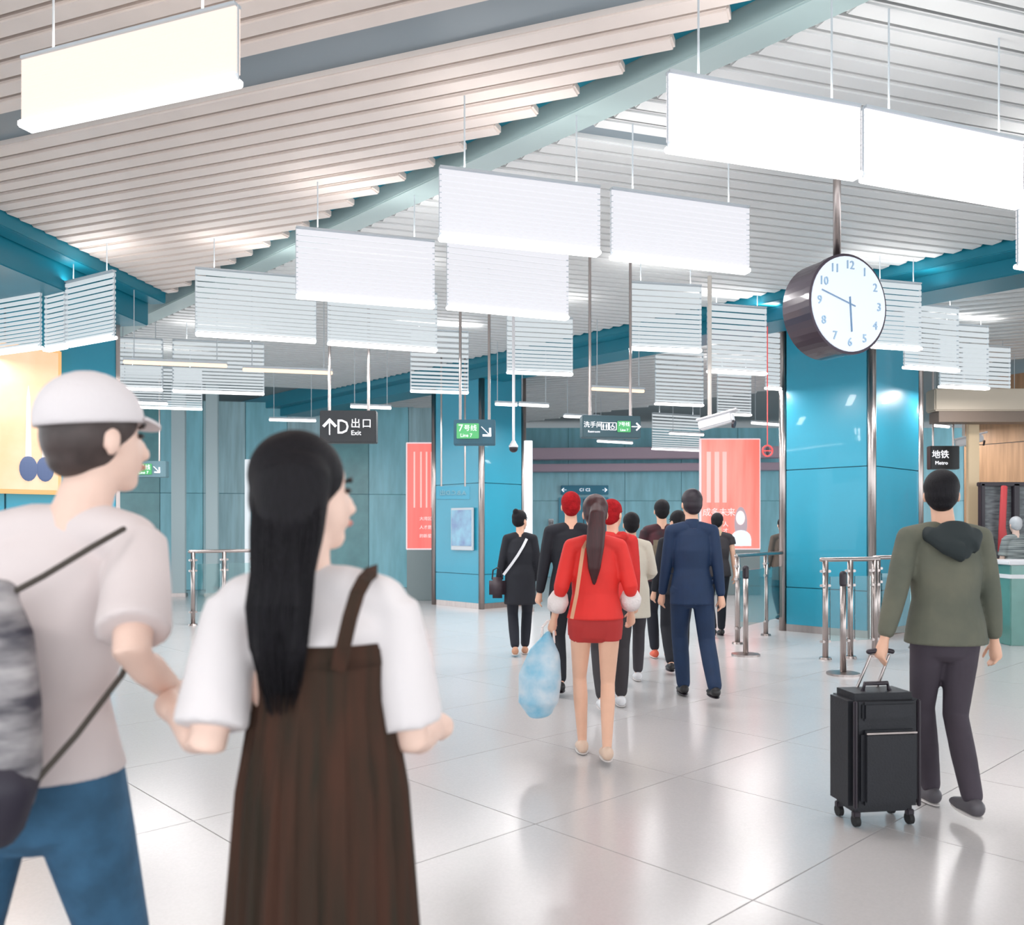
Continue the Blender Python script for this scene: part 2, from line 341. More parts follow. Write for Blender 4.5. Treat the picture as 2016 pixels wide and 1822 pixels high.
s1, k = board('exit_sign', 'black hanging exit sign with up arrow and big letter D', 629, 740, 808, 872, 9.6)
L = lambda x, y, cx=684.5, cy=840: ((x-cx)*k, -.002, (cy-y)*k)
arrow(s1, L(649, 841), 31*k, 0); lettering('D', 40*k, m_letter, s1, L(675, 842), .85); lettering('出', 20*k, m_letter, s1, L(700, 835)); lettering('口', 20*k, m_letter, s1, L(722, 835)); lettering('Exit', 13*k, m_letter, s1, L(701, 853))
def plate(parent, x, z, W, H, m=m_green, y=-.006):
    bm = NB(); box(bm, (0, 0, 0), (W, .012, H), bev=.005); return obj('colour_plate', bm, m, parent, (x, y, z))
s2, k = board('line_sign', 'hanging sign with a green Line 7 plate and a diagonal down arrow', 893, 975, 826, 876, 9.8, m=mat('dark teal sign casing', (12, 78, 98), .35))
L = lambda x, y: ((x-934)*k, -.014, (851-y)*k)
plate(s2, (921-934)*k, (851-849)*k, 44*k, 30*k); lettering('7', 19*k, m_letter, s2, L(907, 844)); lettering('号线', 13*k, m_letter, s2, L(926, 844)); lettering('Line 7', 9.5*k, m_letter, s2, L(918, 858)); arrow(s2, L(957, 850), 26*k, 135)
s3, k = board('restroom_sign', 'dark hanging sign with restroom pictograms, small green plate and right arrow', 1146, 1264, 818, 862, 9.3, .14, m=mat('grey teal sign casing', (52, 84, 94), .35))
L = lambda x, y: ((x-1205)*k, -.014, (840-y)*k)
lettering('洗手间', 12.5*k, m_letter, s3, L(1166, 838)); lettering('Restroom', 6*k, m_letter, s3, L(1168, 851))
def picto(parent, x, z, W, kind, nm='pictogram'):
    bm = NB()
    for a, b in (((-1, -1), (1, -1)), ((1, -1), (1, 1)), ((1, 1), (-1, 1)), ((-1, 1), (-1, -1))):
        seg_box(bm, (a[0]*W/2, 0, a[1]*W/2), (b[0]*W/2, 0, b[1]*W/2), .008, W*.07)
    if kind == 'pair':
        for sx in (-.22, .22):
            ell(bm, (sx*W, 0, W*.27), (W*.08, .004, W*.08), n=8); box(bm, (sx*W, 0, 0), (W*.2, .008, W*.34)); box(bm, (sx*W, 0, -W*.26), (W*.1, .008, W*.3))
    else:
        ell(bm, (0, 0, W*.3), (W*.08, .004, W*.08), n=8); box(bm, (-.02*W, 0, W*.1), (W*.1, .008, W*.3)); box(bm, (W*.08, 0, -W*.02), (W*.28, .008, W*.08)); box(bm, (W*.22, 0, -W*.16), (W*.08, .008, W*.26))
        q = [((math.cos(t)*W*.24-.04*W), (math.sin(t)*W*.24-.12*W)) for t in [math.radians(v) for v in range(100, 341, 24)]]
        for a, b in zip(q, q[1:]): seg_box(bm, (a[0], 0, a[1]), (b[0], 0, b[1]), .008, W*.06)
    return obj(nm, bm, m_letter, parent, (x, -.012, z))
picto(s3, (1190-1205)*k, 0*k, 14*k, 'pair'); picto(s3, (1206-1205)*k, 0*k, 14*k, 'chair'); plate(s3, (1229-1205)*k, 0, 27*k, 22*k)
lettering('7号线', 9*k, m_letter, s3, L(1229, 836)); lettering('Line 7', 6.5*k, m_letter, s3, L(1229, 847)); arrow(s3, L(1253, 840), 18*k, 90)
s4, k = board('restroom_sign', 'small far hanging sign behind the left couple with pictograms, green plate and diagonal arrow', 222, 326, 908, 940, 15.5, m=mat('pale grey sign casing', (110, 142, 152), .35))
picto(s4, (234-274)*k, 0, 17*k, 'pair'); picto(s4, (254-274)*k, 0, 17*k, 'chair'); plate(s4, (283-274)*k, 0, 32*k, 21*k); L = lambda x, y: ((x-274)*k, -.014, (924-y)*k)
lettering('7号线', 11*k, m_letter, s4, L(283, 921)); lettering('Line 7', 8*k, m_letter, s4, L(283, 931)); arrow(s4, L(309, 925), 17*k, 135)
s5, k = board('direction_sign', 'dark hanging direction sign beside the right edge of the wide column', 1833, 1890, 878, 924, 13.8)
L = lambda x, y: ((x-1861)*k, -.002, (901-y)*k)
lettering('地铁', 17*k, m_letter, s5, L(1851, 896)); lettering('Metro', 10*k, m_letter, s5, L(1853, 912))
# red round emblem
c = px(1511, 888, 11.6); r = thing('round_emblem_sign', 'small red ring emblem with a bar hanging left of the wide column', 'sign', c)
m_red = mat('glowing red plastic', (240, 84, 84), .4, emit=.7)
bm = NB(); n = 24; R = .066
for i in range(n):
    a, b = 2*math.pi*i/n, 2*math.pi*(i+1)/n; seg_box(bm, (math.cos(a)*R, 0, math.sin(a)*R*1.1), (math.cos(b)*R, 0, math.sin(b)*R*1.1), .02, .02)
obj('ring', bm, m_red, r); bm = NB(); box(bm, (0, 0, 0), (.12, .02, .016)); obj('bar', bm, m_red, r)
bm = NB(); ell(bm, (0, 0, .026), (.022, .01, .03)); ell(bm, (0, 0, -.026), (.022, .01, .03)); obj('centre_mark', bm, m_dark, r)
bm = NB(); box(bm, (0, .004, .075+(HC+.2-c.z-.075)/2), (.012, .012, HC+.2-c.z-.075)); obj('rod', bm, m_red, r)
# clock: double sided drum
cc = px(1668, 600, 6.2); r = thing('station_clock', 'large round clock with white glowing face and dark drum, hanging from the ceiling', 'clock', cc, math.radians(23))
RC = .345
bm = NB(); tube(bm, [(0, .03, 0), (0, .27, 0)], [RC*1.02, RC*1.02], 48, cap=False); tube(bm, [(0, -.012, 0), (0, .04, 0)], [RC*1.045]*2, 48, cap=False); obj('drum', bm, mat('dark purple brown enamel', (58, 46, 58), .3, coat=.3), r)
bm = NB(); tube(bm, [(0, -.022, 0), (0, -.008, 0)], [RC*.985]*2, 48, cap=False); obj('clock_face', bm, mat('backlit clock dial', (226, 236, 250), .4, emit=.85), r)
m_num = mat('pale blue numerals', (150, 180, 205), .5)
for h in range(1, 13):
    a = math.radians(90-h*30); lettering(str(h), .085, m_num, r, (math.cos(a)*RC*.8, -.026, math.sin(a)*RC*.8), name='numeral')
for a_, l_, w_ in ((-74, .27, .009), (176, .2, .014)):
    a = math.radians(90-a_); bm = NB(); seg_box(bm, (-math.cos(a)*.05, -.03, -math.sin(a)*.05), (math.cos(a)*l_, -.03, math.sin(a)*l_), .004, w_); obj('clock_hand', bm, mat('blue grey hands', (110, 140, 170), .5), r)
bm = NB(); tube(bm, [(0, .1, RC), (0, .1, HC+.2-cc.z)], [.028]*2, 12, cap=False); obj('hanging_pole', bm, m_steel, r, smooth=True)
# security cameras and dome
def cctv(x, y, d, yaw, label):
    c = px(x, y, d); r = thing('security_camera', label, 'camera', c, yaw)
    bm = NB(); box(bm, (0, 0, 0), (.12, .42, .12), Matrix.Rotation(-.2, 4, 'X'), bev=.02); obj('housing', bm, m_white, r)
    bm = NB(); box(bm, (0, -.02, .075), (.15, .5, .02), Matrix.Rotation(-.2, 4, 'X'), bev=.006); obj('sun_hood', bm, m_white, r)
    bm = NB(); tube(bm, [(0, -.2, -.045), (0, -.225, -.05)], [.045]*2, 14, cap=False); obj('lens', bm, m_dark, r)
    bm = NB(); tube(bm, [(0, .08, .08), (0, .08, HC+.2-c.z)], [.024]*2, 10, cap=False); obj('pole', bm, mat('cream pole', (222, 214, 206), .5), r, smooth=True)
cctv(1410, 830, 10.2, math.radians(58), 'white box security camera on a long pole above the red poster')
cctv(1908, 868, 14.0, math.radians(60), 'grey security camera on a pole in front of the tan shop wall')
c = px(1011, 882, 9.9); r = thing('dome_camera', 'small white dome camera at the end of a thin pole before the narrower column', 'camera', c)
bm = NB(); tube(bm, [(0, 0, .06), (0, 0, .02)], [.03, .055], 16); obj('collar', bm, m_white, r); bm = NB(); ell(bm, (0, 0, -.005), (.052, .052, .05)); obj('dome', bm, m_dark, r, smooth=True)
bm = NB(); tube(bm, [(0, 0, .06), (0, 0, HC+.2-c.z)], [.016]*2, 8, cap=False); obj('pole', bm, m_white, r)
# ---------------- light boxes ----------------
m_pink = mat('backlit coral poster', (255, 124, 112), .5, emit=.95, rgb2=(255, 170, 158), scale=.9, stretch=(3, 1, .25)); m_rim = mat('white lit rim', (250, 226, 230), .5, emit=.8)
m_pw = mat('printed white', (255, 226, 226), .5, emit=.95); m_ph = mat('printed grey hair', (196, 176, 186), .5, emit=.7); m_pf = mat('printed pale skin', (255, 236, 236), .5, emit=.95)
def lightbox(label, x0, x1, y0, y1, d, m, yaw=0):
    s = d/F; c = px((x0+x1)/2, (y0+y1)/2, d); W, H = (x1-x0)*s, (y1-y0)*s; r = thing('poster_light_box', label, 'poster', c, yaw)
    bm = NB(); box(bm, (0, .06, 0), (W+.06, .1, H+.06), bev=.01); obj('frame', bm, m_rim, r); bm = NB(); box(bm, (0, 0, 0), (W, .03, H)); obj('poster_panel', bm, m, r)
    hb = c.z-H/2-.03; bm = NB(); box(bm, (0, .06, -H/2-.03-hb/2), (W+.02, .16, hb), bev=.01); obj('stand', bm, mat('grey stand', (120, 134, 136), .4), r); return r, s
b1, k = lightbox('big glowing coral poster light box with a woman portrait, left of the wide column', 1381, 1495, 866, 1080, 19.0, m_pink)
L = lambda x, y, dy=.0: ((x-1438)*k, -.022-dy, (973-y)*k)
for i, tx in enumerate(('成', '多', '未', '来')): lettering(tx, 17*k, m_pw, b1, L(1391+i*16, 1010))
for i, tx in enumerate(('人', '才', '是', '新')): lettering(tx, 11*k, m_pw, b1, L(1428, 1033+i*13))
bm = NB(); ell(bm, (0, 0, 0), (13*k, .012, 34*k)); obj('portrait_hair', bm, m_ph, b1, L(1458, 1032))
bm = NB(); ell(bm, (0, 0, 0), (9*k, .012, 14*k)); obj('portrait_face', bm, m_pf, b1, L(1457, 1020, .012))
bm = NB(); ell(bm, (0, 0, 0), (20*k, .012, 16*k)); box(bm, (0, 0, -8*k), (40*k, .01, 15*k)); obj('portrait_blouse', bm, mat('printed blouse', (232, 240, 246), .5, emit=.9), b1, L(1458, 1060, .018))
for x_, w_ in ((1395, 8), (1411, 9), (1426, 8)):
    bm = NB(); box(bm, (0, 0, 0), (w_*k, .008, 100*k)); obj('printed_band', bm, mat('printed pale pink', (255, 196, 190), .5, emit=.9), b1, L(x_, 940))
b2, k = lightbox('narrow red poster light box to the right of the long haired woman', 802, 858, 874, 1080, 17.5, mat('backlit red poster', (255, 112, 106), .5, emit=.85, rgb2=(255, 138, 130), scale=1, stretch=(4, 1, .2)))
L = lambda x, y: ((x-830)*k, -.022, (977-y)*k)
for i, tx in enumerate(('大湾区', '人才是', '的新星')): lettering(tx, 8*k, m_pw, b2, L(838, 1022+i*17))
for x_ in (816, 829, 840, 850):
    bm = NB(); box(bm, (0, 0, 0), (3*k, .008, 110*k)); obj('printed_band', bm, MC['printed pale pink'], b2, L(x_, 945))
# orange light box on the left pier
A, ta = on_line(116, pa, pd); B, tb = on_line(-70, pa, pd); W = tb-ta
s_ = A.y/F; z1, z0 = CH+(HY-692)*s_, CH+(HY-975)*s_; mid = (A+B)/2
nv = Vector((-pd.y, pd.x, 0)); nv = nv if nv.y < 0 else -nv
r = thing('poster_light_box', 'orange glowing poster light box on the left pier behind the man in a cap', 'poster', (mid.x+nv.x*.12, mid.y+nv.y*.12, (z0+z1)/2), math.atan2(-pd.y, -pd.x))
m_or = mat('backlit orange poster', (250, 200, 156), .5, emit=.9, rgb2=(255, 224, 196), scale=1.5)
bm = NB(); box(bm, (0, .06, 0), (W, .12, z1-z0), bev=.02); obj('frame', bm, mat('amber lit rim', (255, 196, 130), .5, emit=.8), r)
bm = NB(); box(bm, (0, -.01, 0), (W-.1, .03, z1-z0-.1)); obj('poster_panel', bm, m_or, r)
for x_ in (.12, .3):
    bm = NB(); prism(bm, [(x_-.035, -.035, -.62), (x_+.035, -.035, -.62), (x_+.02, -.035, .25), (x_, -.035, .4), (x_-.02, -.035, .25)], (0, -.008, 0)); obj('printed_figure', bm, mat('printed cream', (250, 236, 228), .5, emit=.95), r)
    bm = NB(); ell(bm, (x_, -.04, -.58), (.1, .012, .15)); obj('printed_figure', bm, mat('printed blue', (100, 120, 165), .5, emit=.5), r)
# pale vertical lit strips and posts near the far walls
def post(label, x, y0, y1, d, wd, m, cat='pillar', name='light_strip'):
    a, b = px(x, y1, d), px(x, y0, d); z0 = max(0, a.z); r = thing(name, label, cat, (a.x, d, z0))
    bm = NB(); box(bm, (0, 0, (b.z-z0)/2), (wd, .08, b.z-z0), bev=.008); obj('shaft', bm, m, r)
    bm = NB(); box(bm, (0, 0, .04), (wd+.05, .14, .08), bev=.008); obj('foot', bm, m_steel, r); return r
m_strip = mat('lit white strip', (236, 244, 250), .5, emit=.8)
post('tall lit white strip immediately right of the narrower teal column', 1040, 868, 1260, 15.2, .15, m_strip)
post('tall white lit strip left of the long haired woman', 488, 905, 1180, 19.0, .12, m_strip)
for x_, w_, lb in ((418, .26, 'pale grey round-edged pillar behind the couple, right one'), (352, .3, 'pale grey pillar behind the couple, left one'), (870, .2, 'slim grey pillar against the left face of the narrower column')):
    post(lb, x_, 690, 1200, 18.5, w_, mat('pale grey enamel', (178, 196, 200), .4), name='pillar')
# bulkhead bands far down the hall
m_pb = mat('pale pink fascia', (190, 168, 182), .5)
for i, (y_, d_, h_) in enumerate(((897, 25, .32), (925, 25.5, .22))):
    a, b = px(700, y_, d_), px(1560, y_-6, d_); bm = NB(); seg_box(bm, a, b, .5, h_, .02); struct('trim_%d' % (10+i), bm, m_pb)
# ceiling brackets of far ad boxes (small)
# door in the back wall
bm = NB(); a = px(1150, 1042, 25.7); box(bm, (a.x, 25.93, 1.2), (1.5, .08, 2.4), bev=.01); dr = struct('door_1', bm, mat('blue door', (52, 150, 178), .3))
bm = NB(); box(bm, (a.x+.0, 25.88, 1.2), (.02, .02, 2.3)); obj('door_gap', bm, m_dark, dr)
bm = NB(); box(bm, (a.x-.12, 25.87, 1.1), (.03, .06, .5)); obj('door_handle', bm, m_steel, dr)
r, k = board('wall_sign', 'dim arrow sign on the back wall above the red cap', 1105, 1198, 956, 974, 25.84, drop=False, m=mat('blue sign', (40, 128, 156), .4)); arrow(r, ((1190-1151)*k, -.002, 0), 9*k, 90); arrow(r, ((1110-1151)*k, -.002, 0), 9*k, -90); lettering('C1 C2', 8*k, m_letter, r, (0, -.002, 0))
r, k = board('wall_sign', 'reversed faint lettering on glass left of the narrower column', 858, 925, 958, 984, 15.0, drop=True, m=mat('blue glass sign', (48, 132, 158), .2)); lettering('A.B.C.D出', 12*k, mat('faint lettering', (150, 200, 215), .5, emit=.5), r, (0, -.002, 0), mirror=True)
r, k = board('safety_notice', 'small white safety notice on the back wall left of the red cap', 1080, 1090, 1022, 1038, 25.84, drop=False, m=m_white); picto(r, 0, 0, 8*k, 'pair').data.materials[0] = m_dark
# framed poster on column left face : pale blue display
p_, t_ = on_line(915, (-.55, 15.6), U); r = thing('wall_poster', 'pale blue framed poster on the left face of the narrower column', 'poster', (p_.x-V.x*.06, p_.y-V.y*.06, 1.45), math.atan2(U.y, U.x)+math.pi)
bm = NB(); box(bm, (0, 0, 0), (.62, .04, .78), bev=.008); obj('frame', bm, m_frame, r); bm = NB(); box(bm, (0, -.02, .02), (.56, .02, .66)); obj('print', bm, mat('pale blue print', (140, 190, 210), .4, rgb2=(120, 140, 180), scale=4), r)
# ---------------- shop at the right ----------------
r = thing('shop_fascia', 'beige fascia beam of the shop at the right edge', 'fascia', px(1960, 790, 13.2))
bm = NB(); box(bm, (.3, 0, 0), (2.6, .3, .34), bev=.02); obj('beam', bm, m_beige, r); bm = NB(); box(bm, (.3, -.02, -.26), (2.5, .3, .16)); obj('soffit', bm, mat('brown soffit', (120, 104, 92), .5), r)
post('beige square pillar in front of the tan shop wall', 1915, 828, 1200, 13.4, .17, mat('beige lacquer', (210, 186, 152), .4), name='pillar')
r = thing('shop_window', 'dark framed shop display window at the right edge', 'window', px(1985, 1025, 12.9))
m_pr = mat('shop picture', (120, 126, 128), .4, rgb2=(74, 78, 84), scale=6, stretch=(1, 1, 5))
for x0, z0, w0, h0 in ((-.4, 0, .06, 1.1), (.1, 0, .09, 1.1), (.62, 0, .06, 1.1), (.1, .54, 1.1, .06), (.1, -.54, 1.1, .06)):
    bm = NB(); box(bm, (x0, 0, z0), (w0, .1, h0), bev=.008); obj('window_bar', bm, m_dark, r)
for x0 in (-.15, .36):
    bm = NB(); box(bm, (x0, .03, 0), (.44, .02, 1.03)); obj('pane', bm, m_pr, r)
bm = NB(); tube(bm, [(-.1, -.07, .5), (-.13, -.07, -.1), (-.11, -.07, -.45)], [.05, .055, .09], 10, .4); obj('red_banner', bm, mat('red cloth', (206, 72, 76), .6), r, smooth=True)
r = thing('service_counter', 'green glass service counter with white top at the right edge', 'counter', (px(2040, 1100, 11.0).x, 11.0, 0))
bm = NB(); box(bm, (.45, 0, .5), (1.9, .6, 1.0), bev=.01); obj('body', bm, mat('green glass front', (96, 150, 142), .15, noise=.2, scale=2, coat=.5), r)
bm = NB(); box(bm, (.45, 0, 1.03), (2.0, .7, .05), bev=.01); obj('worktop', bm, m_white, r); bm = NB(); box(bm, (.45, 0, .86), (1.92, .62, .05)); obj('band', bm, m_white, r)
# ---------------- barriers ----------------
def railing(label, a, b, d0, d1, n, group='steel and glass crowd railings'):
    A, B = Vector((px(a, 0, d0).x, d0, 0)), Vector((px(b, 0, d1).x, d1, 0)); x = (B-A).normalized(); r = thing('railing', label, 'railing', A, math.atan2(x.y, x.x), group); Ln = (B-A).length
    for i in range(n):
        t = Ln*i/(n-1); bm = NB(); tube(bm, [(t, 0, .02), (t, 0, 1.1)], [.032]*2, 14, cap=False); p = obj('post', bm, m_steel, r, smooth=True)
        bm = NB(); tube(bm, [(t, 0, 0), (t, 0, .025)], [.07, .06], 16, cap=False); obj('base_flange', bm, m_steel, p)
        for z in (.98, .82, .2):
            bm = NB(); box(bm, (t, 0, z), (.12, .05, .03), bev=.006); obj('clamp', bm, m_steel, p)
        if i < n-1:
            bm = NB(); box(bm, (t+Ln/(n-1)/2, 0, .56), (Ln/(n-1)-.12, .012, .72)); obj('glass_panel', bm, m_glass, r)
    bm = NB(); tube(bm, [(-.05, 0, 1.11), (Ln+.05, 0, 1.11)], [.026]*2, 12); obj('handrail', bm, m_steel, r, smooth=True)
railing('stainless railing with glass infill in front of the wide teal column', 1625, 1722, 9.6, 9.8, 3)
railing('stainless railing behind the suitcase running up to the man in the grey jacket', 1728, 1800, 10.3, 10.5, 2)
railing('stainless railing to the left of the wide column, beside the coral poster', 1452, 1556, 10.9, 12.6, 3)
railing('stainless railing seen between the couple at the left', 380, 500, 13, 13.6, 3)
def stanchion(label, x, d):
    r = thing('belt_stanchion', label, 'stanchion', (px(x, 0, d).x, d, 0))
    bm = NB(); tube(bm, [(0, 0, 0), (0, 0, .02), (0, 0, .03)], [.16, .16, .04], 20, cap=False); obj('base', bm, m_steel, r)
    bm = NB(); tube(bm, [(0, 0, .02), (0, 0, .9)], [.03]*2, 14, cap=False); obj('post', bm, m_steel, r, smooth=True)
    bm = NB(); tube(bm, [(0, 0, .9), (0, 0, 1.0)], [.036]*2, 14); obj('belt_head', bm, m_dark, r)
for x, d, lb in ((1468, 9.9, 'steel belt stanchion right of the person in the dark sleeveless top'), (1660, 8.6, 'steel belt stanchion directly behind the suitcase')): stanchion(lb, x, d)
# ---------------- people ----------------
SK = mat('warm skin', (226, 178, 152), .5, noise=.06, scale=12); SKL = mat('fair skin', (238, 204, 188), .5, noise=.05, scale=12)
HB = mat('black hair', (20, 17, 24), .6, spec=.25, noise=.5, scale=30, stretch=(8, 8, .6), bump=.5, bscale=40)
EYE = mat('eye', (30, 24, 22), .2); LIP = mat('lips', (200, 128, 120), .5); LIPM = mat('pale lips', (204, 150, 132), .5)
def ik(a, b, l1, l2, pole):
    a, b = Vector(a), Vector(b); d = b-a; D = min(d.length, (l1+l2)*.999)
    x = d.normalized(); b = a+x*D; k = (l1*l1-l2*l2+D*D)/(2*D); h = math.sqrt(max(l1*l1-k*k, 1e-8))
    p = Vector(pole); p = (p-x*p.dot(x)).normalized(); return a+x*k+p*h, b
def person(label, x, d, h, yaw=0, fem=False, skin=SK, top=None, top_low=.88, sleeve=.45, loose=.02, sleeve_r=None, bottom='trousers', bmat=None, leg_end=.09, bl=.0,
           shoe=None, hair='short', hmat=HB, hands=None, feet=None, head=(0, 0), head_yaw=0, vox=.0075, shoulders=None, lean=0, name='person', collar=None, hood=False, detail=True, tuck=0, pole=(.12, -1, -.1)):
    """feet at z=0, facing +y before the yaw; hands/feet = wrist / ankle targets (left, right) in metres for a 1.75 m figure"""
    s = h/1.75; r = thing(name, label, 'person', (px(x, 0, d).x, d, 0), math.radians(yaw)); S = lambda *p: Vector((p[0]*s, p[1]*s, p[2]*s))
    sw = shoulders or (.158 if fem else .182); hw = .092 if fem else .088; wl = .025 if fem else 0
    lx_, ly_ = head
    shl = [S(-sw+lx_*.5, ly_*.5, 1.415), S(sw+lx_*.5, ly_*.5, 1.415)]; hands = hands or ((-sw-.09, .04, .87), (sw+.09, .0, .87)); feet = feet or ((-.1, -.16, .13), (.09, .16, .09))
    arms = []
    for i, sg in ((0, -1), (1, 1)):
        e, w_ = ik(shl[i], S(*hands[i]), .285*s, .25*s, (sg*pole[0], pole[1], pole[2])); arms.append((shl[i], e, w_))
    legs = []
    for i, sg in ((0, -1), (1, 1)):
        hp = S(sg*hw, 0, .92); kn, an = ik(hp, S(*feet[i]), .43*s, .43*s, (sg*.1, 1, 0)); legs.append((hp, kn, an))
    HCn = S(lx_, .015+ly_, 1.632); hm = Matrix.Rotation(math.radians(head_yaw), 4, 'Z')
    hp_ = lambda *p: HCn+(hm @ Vector((p[0]*s, p[1]*s, p[2]*s)))
    bm = NB()
    # torso, neck
    tube(bm, [S(0, 0, .93), S(0, 0, .97), S(0, .005, 1.07), S(lx_*.3, ly_*.2, 1.25), S(lx_*.5, ly_*.5, 1.38), S(lx_*.7, ly_*.6, 1.44)], [(.125*s, .08*s), (.13*s, .088*s), (.12*s, .085*s), ((.145-wl*.3)*s, .1*s), ((sw-.02)*s, .08*s), (.07*s, .06*s)], 20)
    tube(bm, [S(lx_*.7, ly_*.7-.01, 1.42), S(lx_*.85, ly_*.85, 1.49), HCn-S(0, -.0, .06)], [.062*s, .05*s if fem else .056*s, .052*s], 14)
    # head
    ell(bm, hp_(0, -.008, .03), S(.076, .095, .09), hm, 20); ell(bm, hp_(0, .03, -.03), S(.06, .066, .085), hm, 16); ell(bm, hp_(0, .062, -.088), S(.032, .03, .026), hm, 10)
    tube(bm, [hp_(0, .088, .015), hp_(0, .104, -.018), hp_(0, .108, -.03)], [.008*s, .012*s, .015*s], 8)
    for sg in (-1, 1): ell(bm, hp_(sg*.077, -.005, -.012), S(.011, .021, .032), hm, 10)
    ell(bm, hp_(0, .092, -.058), S(.024, .012, .01), hm, 10)
    tube(bm, [shl[0]+S(.03, 0, -.005), S(-.075+lx_*.6, ly_*.6-.005, 1.43), S(.075+lx_*.6, ly_*.6-.005, 1.43), shl[1]+S(-.03, 0, -.005)], [.04*s, .046*s, .046*s, .04*s], 14)
    # arms with hands
    for (a, e, w_), sg in zip(arms, (-1, 1)):
        tube(bm, [a+S(-sg*.02, 0, 0), a.lerp(e, .35), e, e.lerp(w_, .3), w_], [.05*s*(.86 if fem else 1), .044*s, .036*s, .035*s, .024*s], 12)
        f = (w_-e).normalized(); inn = Vector((-sg, 0, 0)); inn = (inn-f*inn.dot(f)).normalized(); sd = f.cross(inn)*sg     # palm normal / across the knuckles
        if sd.y < 0: sd = -sd
        tube(bm, [w_, w_+f*.045*s, w_+f*.085*s], [(.022*s, .022*s), (.03*s, .03*s), (.032*s, .032*s)], 10)
        pc = w_+f*.05*s; ell(bm, pc, (.012*s, .012*s, .012*s))
        for q, ln in zip((-1.5, -.5, .5, 1.5), (.058, .074, .08, .07)):
            b0 = w_+f*.075*s+sd*q*.0175*s; b1_ = b0+(f*.92+inn*.25)*ln*.5*s; b2_ = b1_+(f*.6+inn*.75)*ln*.5*s
            tube(bm, [b0, b1_, b2_], [.0092*s, .0085*s, .0072*s], 8)
        t0 = w_+f*.03*s+sd*.026*s; tube(bm, [t0, t0+(sd*.6+f*.6+inn*.3)*.04*s, t0+(sd*.5+f*1.1+inn*.6)*.062*s], [.0125*s, .0105*s, .0085*s], 8)
    for (hp, kn, an), sg in zip(legs, (-1, 1)):
        tube(bm, [hp, hp.lerp(kn, .4), kn, kn.lerp(an, .3)+S(0, -.01, 0), an], [.08*s, .069*s, .048*s, .05*s, .032*s], 14)
        tube(bm, [an+S(0, -.015, -.02), an+S(0, .05, -.045), an+S(0, .13, -.06)], [.034*s, .033*s, .024*s], 10)
    obj('body', bm, skin, r, smooth=True, rem=vox)
    # face details
    for sg in (-1, 1):
        bm = NB(); ell(bm, hp_(sg*.031, .082, .008), S(.01, .008, .006), hm, 10); obj('eye', bm, EYE, r, smooth=True)
        bm = NB(); tube(bm, [hp_(sg*.014, .09, .028), hp_(sg*.032, .09, .033), hp_(sg*.05, .078, .026)], [.004*s]*3, 6); obj('eyebrow', bm, hmat, r, smooth=True)
    bm = NB(); ell(bm, hp_(0, .099, -.058), S(.022, .007, .008), hm, 10); obj('lips', bm, LIP if fem else LIPM, r, smooth=True)
    # top
    if top:
        g = loose*s; bm = NB()
        tube(bm, [S(0, 0, top_low), S(0, 0, max(.98, top_low+.05)), S(0, .005, 1.1), S(lx_*.3, ly_*.2, 1.25), S(lx_*.5, ly_*.5, 1.38), S(lx_*.65, ly_*.6, 1.435)],
             [(.168*s+g*1.3, .118*s+g*1.3), (.156*s+g*1.2, .11*s+g), (.135*s+g, .095*s+g), ((.15-wl*.3)*s+g, .105*s+g), ((sw-.03)*s+g*.3, .082*s+g*.6), (.076*s, .068*s)], 24, cap=False) if not tuck else tube(bm, [S(0, 0, tuck), S(0, 0, tuck+.06), S(0, 0, 1.34), S(lx_*.5, ly_*.5, 1.38), S(lx_*.65, ly_*.6, 1.435)], [(.112*s, .088*s), (.124*s, .098*s), (.132*s+g, .098*s+g), ((sw-.03)*s+g*.3, .082*s+g*.6), (.078*s, .07*s)], 24)
        tube(bm, [shl[0]+S(.02, 0, -.002), S(-.07+lx_*.6, ly_*.6-.005, 1.432), S(.07+lx_*.6, ly_*.6-.005, 1.432), shl[1]+S(-.02, 0, -.002)], [.052*s+g*.3, .056*s+g*.2, .056*s+g*.2, .052*s+g*.3], 18)
        for a, e, w_ in arms:
            if sleeve <= .55:
                q = a.lerp(e, min(1, sleeve/.53)); sr = sleeve_r or .058; tube(bm, [a, a.lerp(q, .5), q], [.05*s+g*.2, (sr*.5+.027)*s+g*.3, sr*s+g*.3], 16, cap=False)
            else:
                q = e.lerp(w_, (sleeve-.53)/.47); tube(bm, [a, a.lerp(e, .5), e, e.lerp(q, .5), q], [.05*s+g*.25, .048*s+g*.4, .044*s+g*.4, .04*s+g*.4, .034*s+g*.3], 14)
        if hood: tube(bm, [S(-.1, .02, 1.45), S(-.08, -.07, 1.45), S(0, -.1, 1.43), S(.08, -.07, 1.45), S(.1, .02, 1.45)], [.035*s, .045*s, .055*s, .045*s, .035*s], 12)
        o = obj('top', bm, top, r, smooth=True, rem=.009)
        if collar:
            bm = NB(); tube(bm, [S(lx_*.7, ly_*.7-.004, 1.44), S(lx_*.75, ly_*.75-.004, 1.475)], [.068*s, .062*s], 18, cap=True); obj('collar', bm, collar, r, smooth=True)
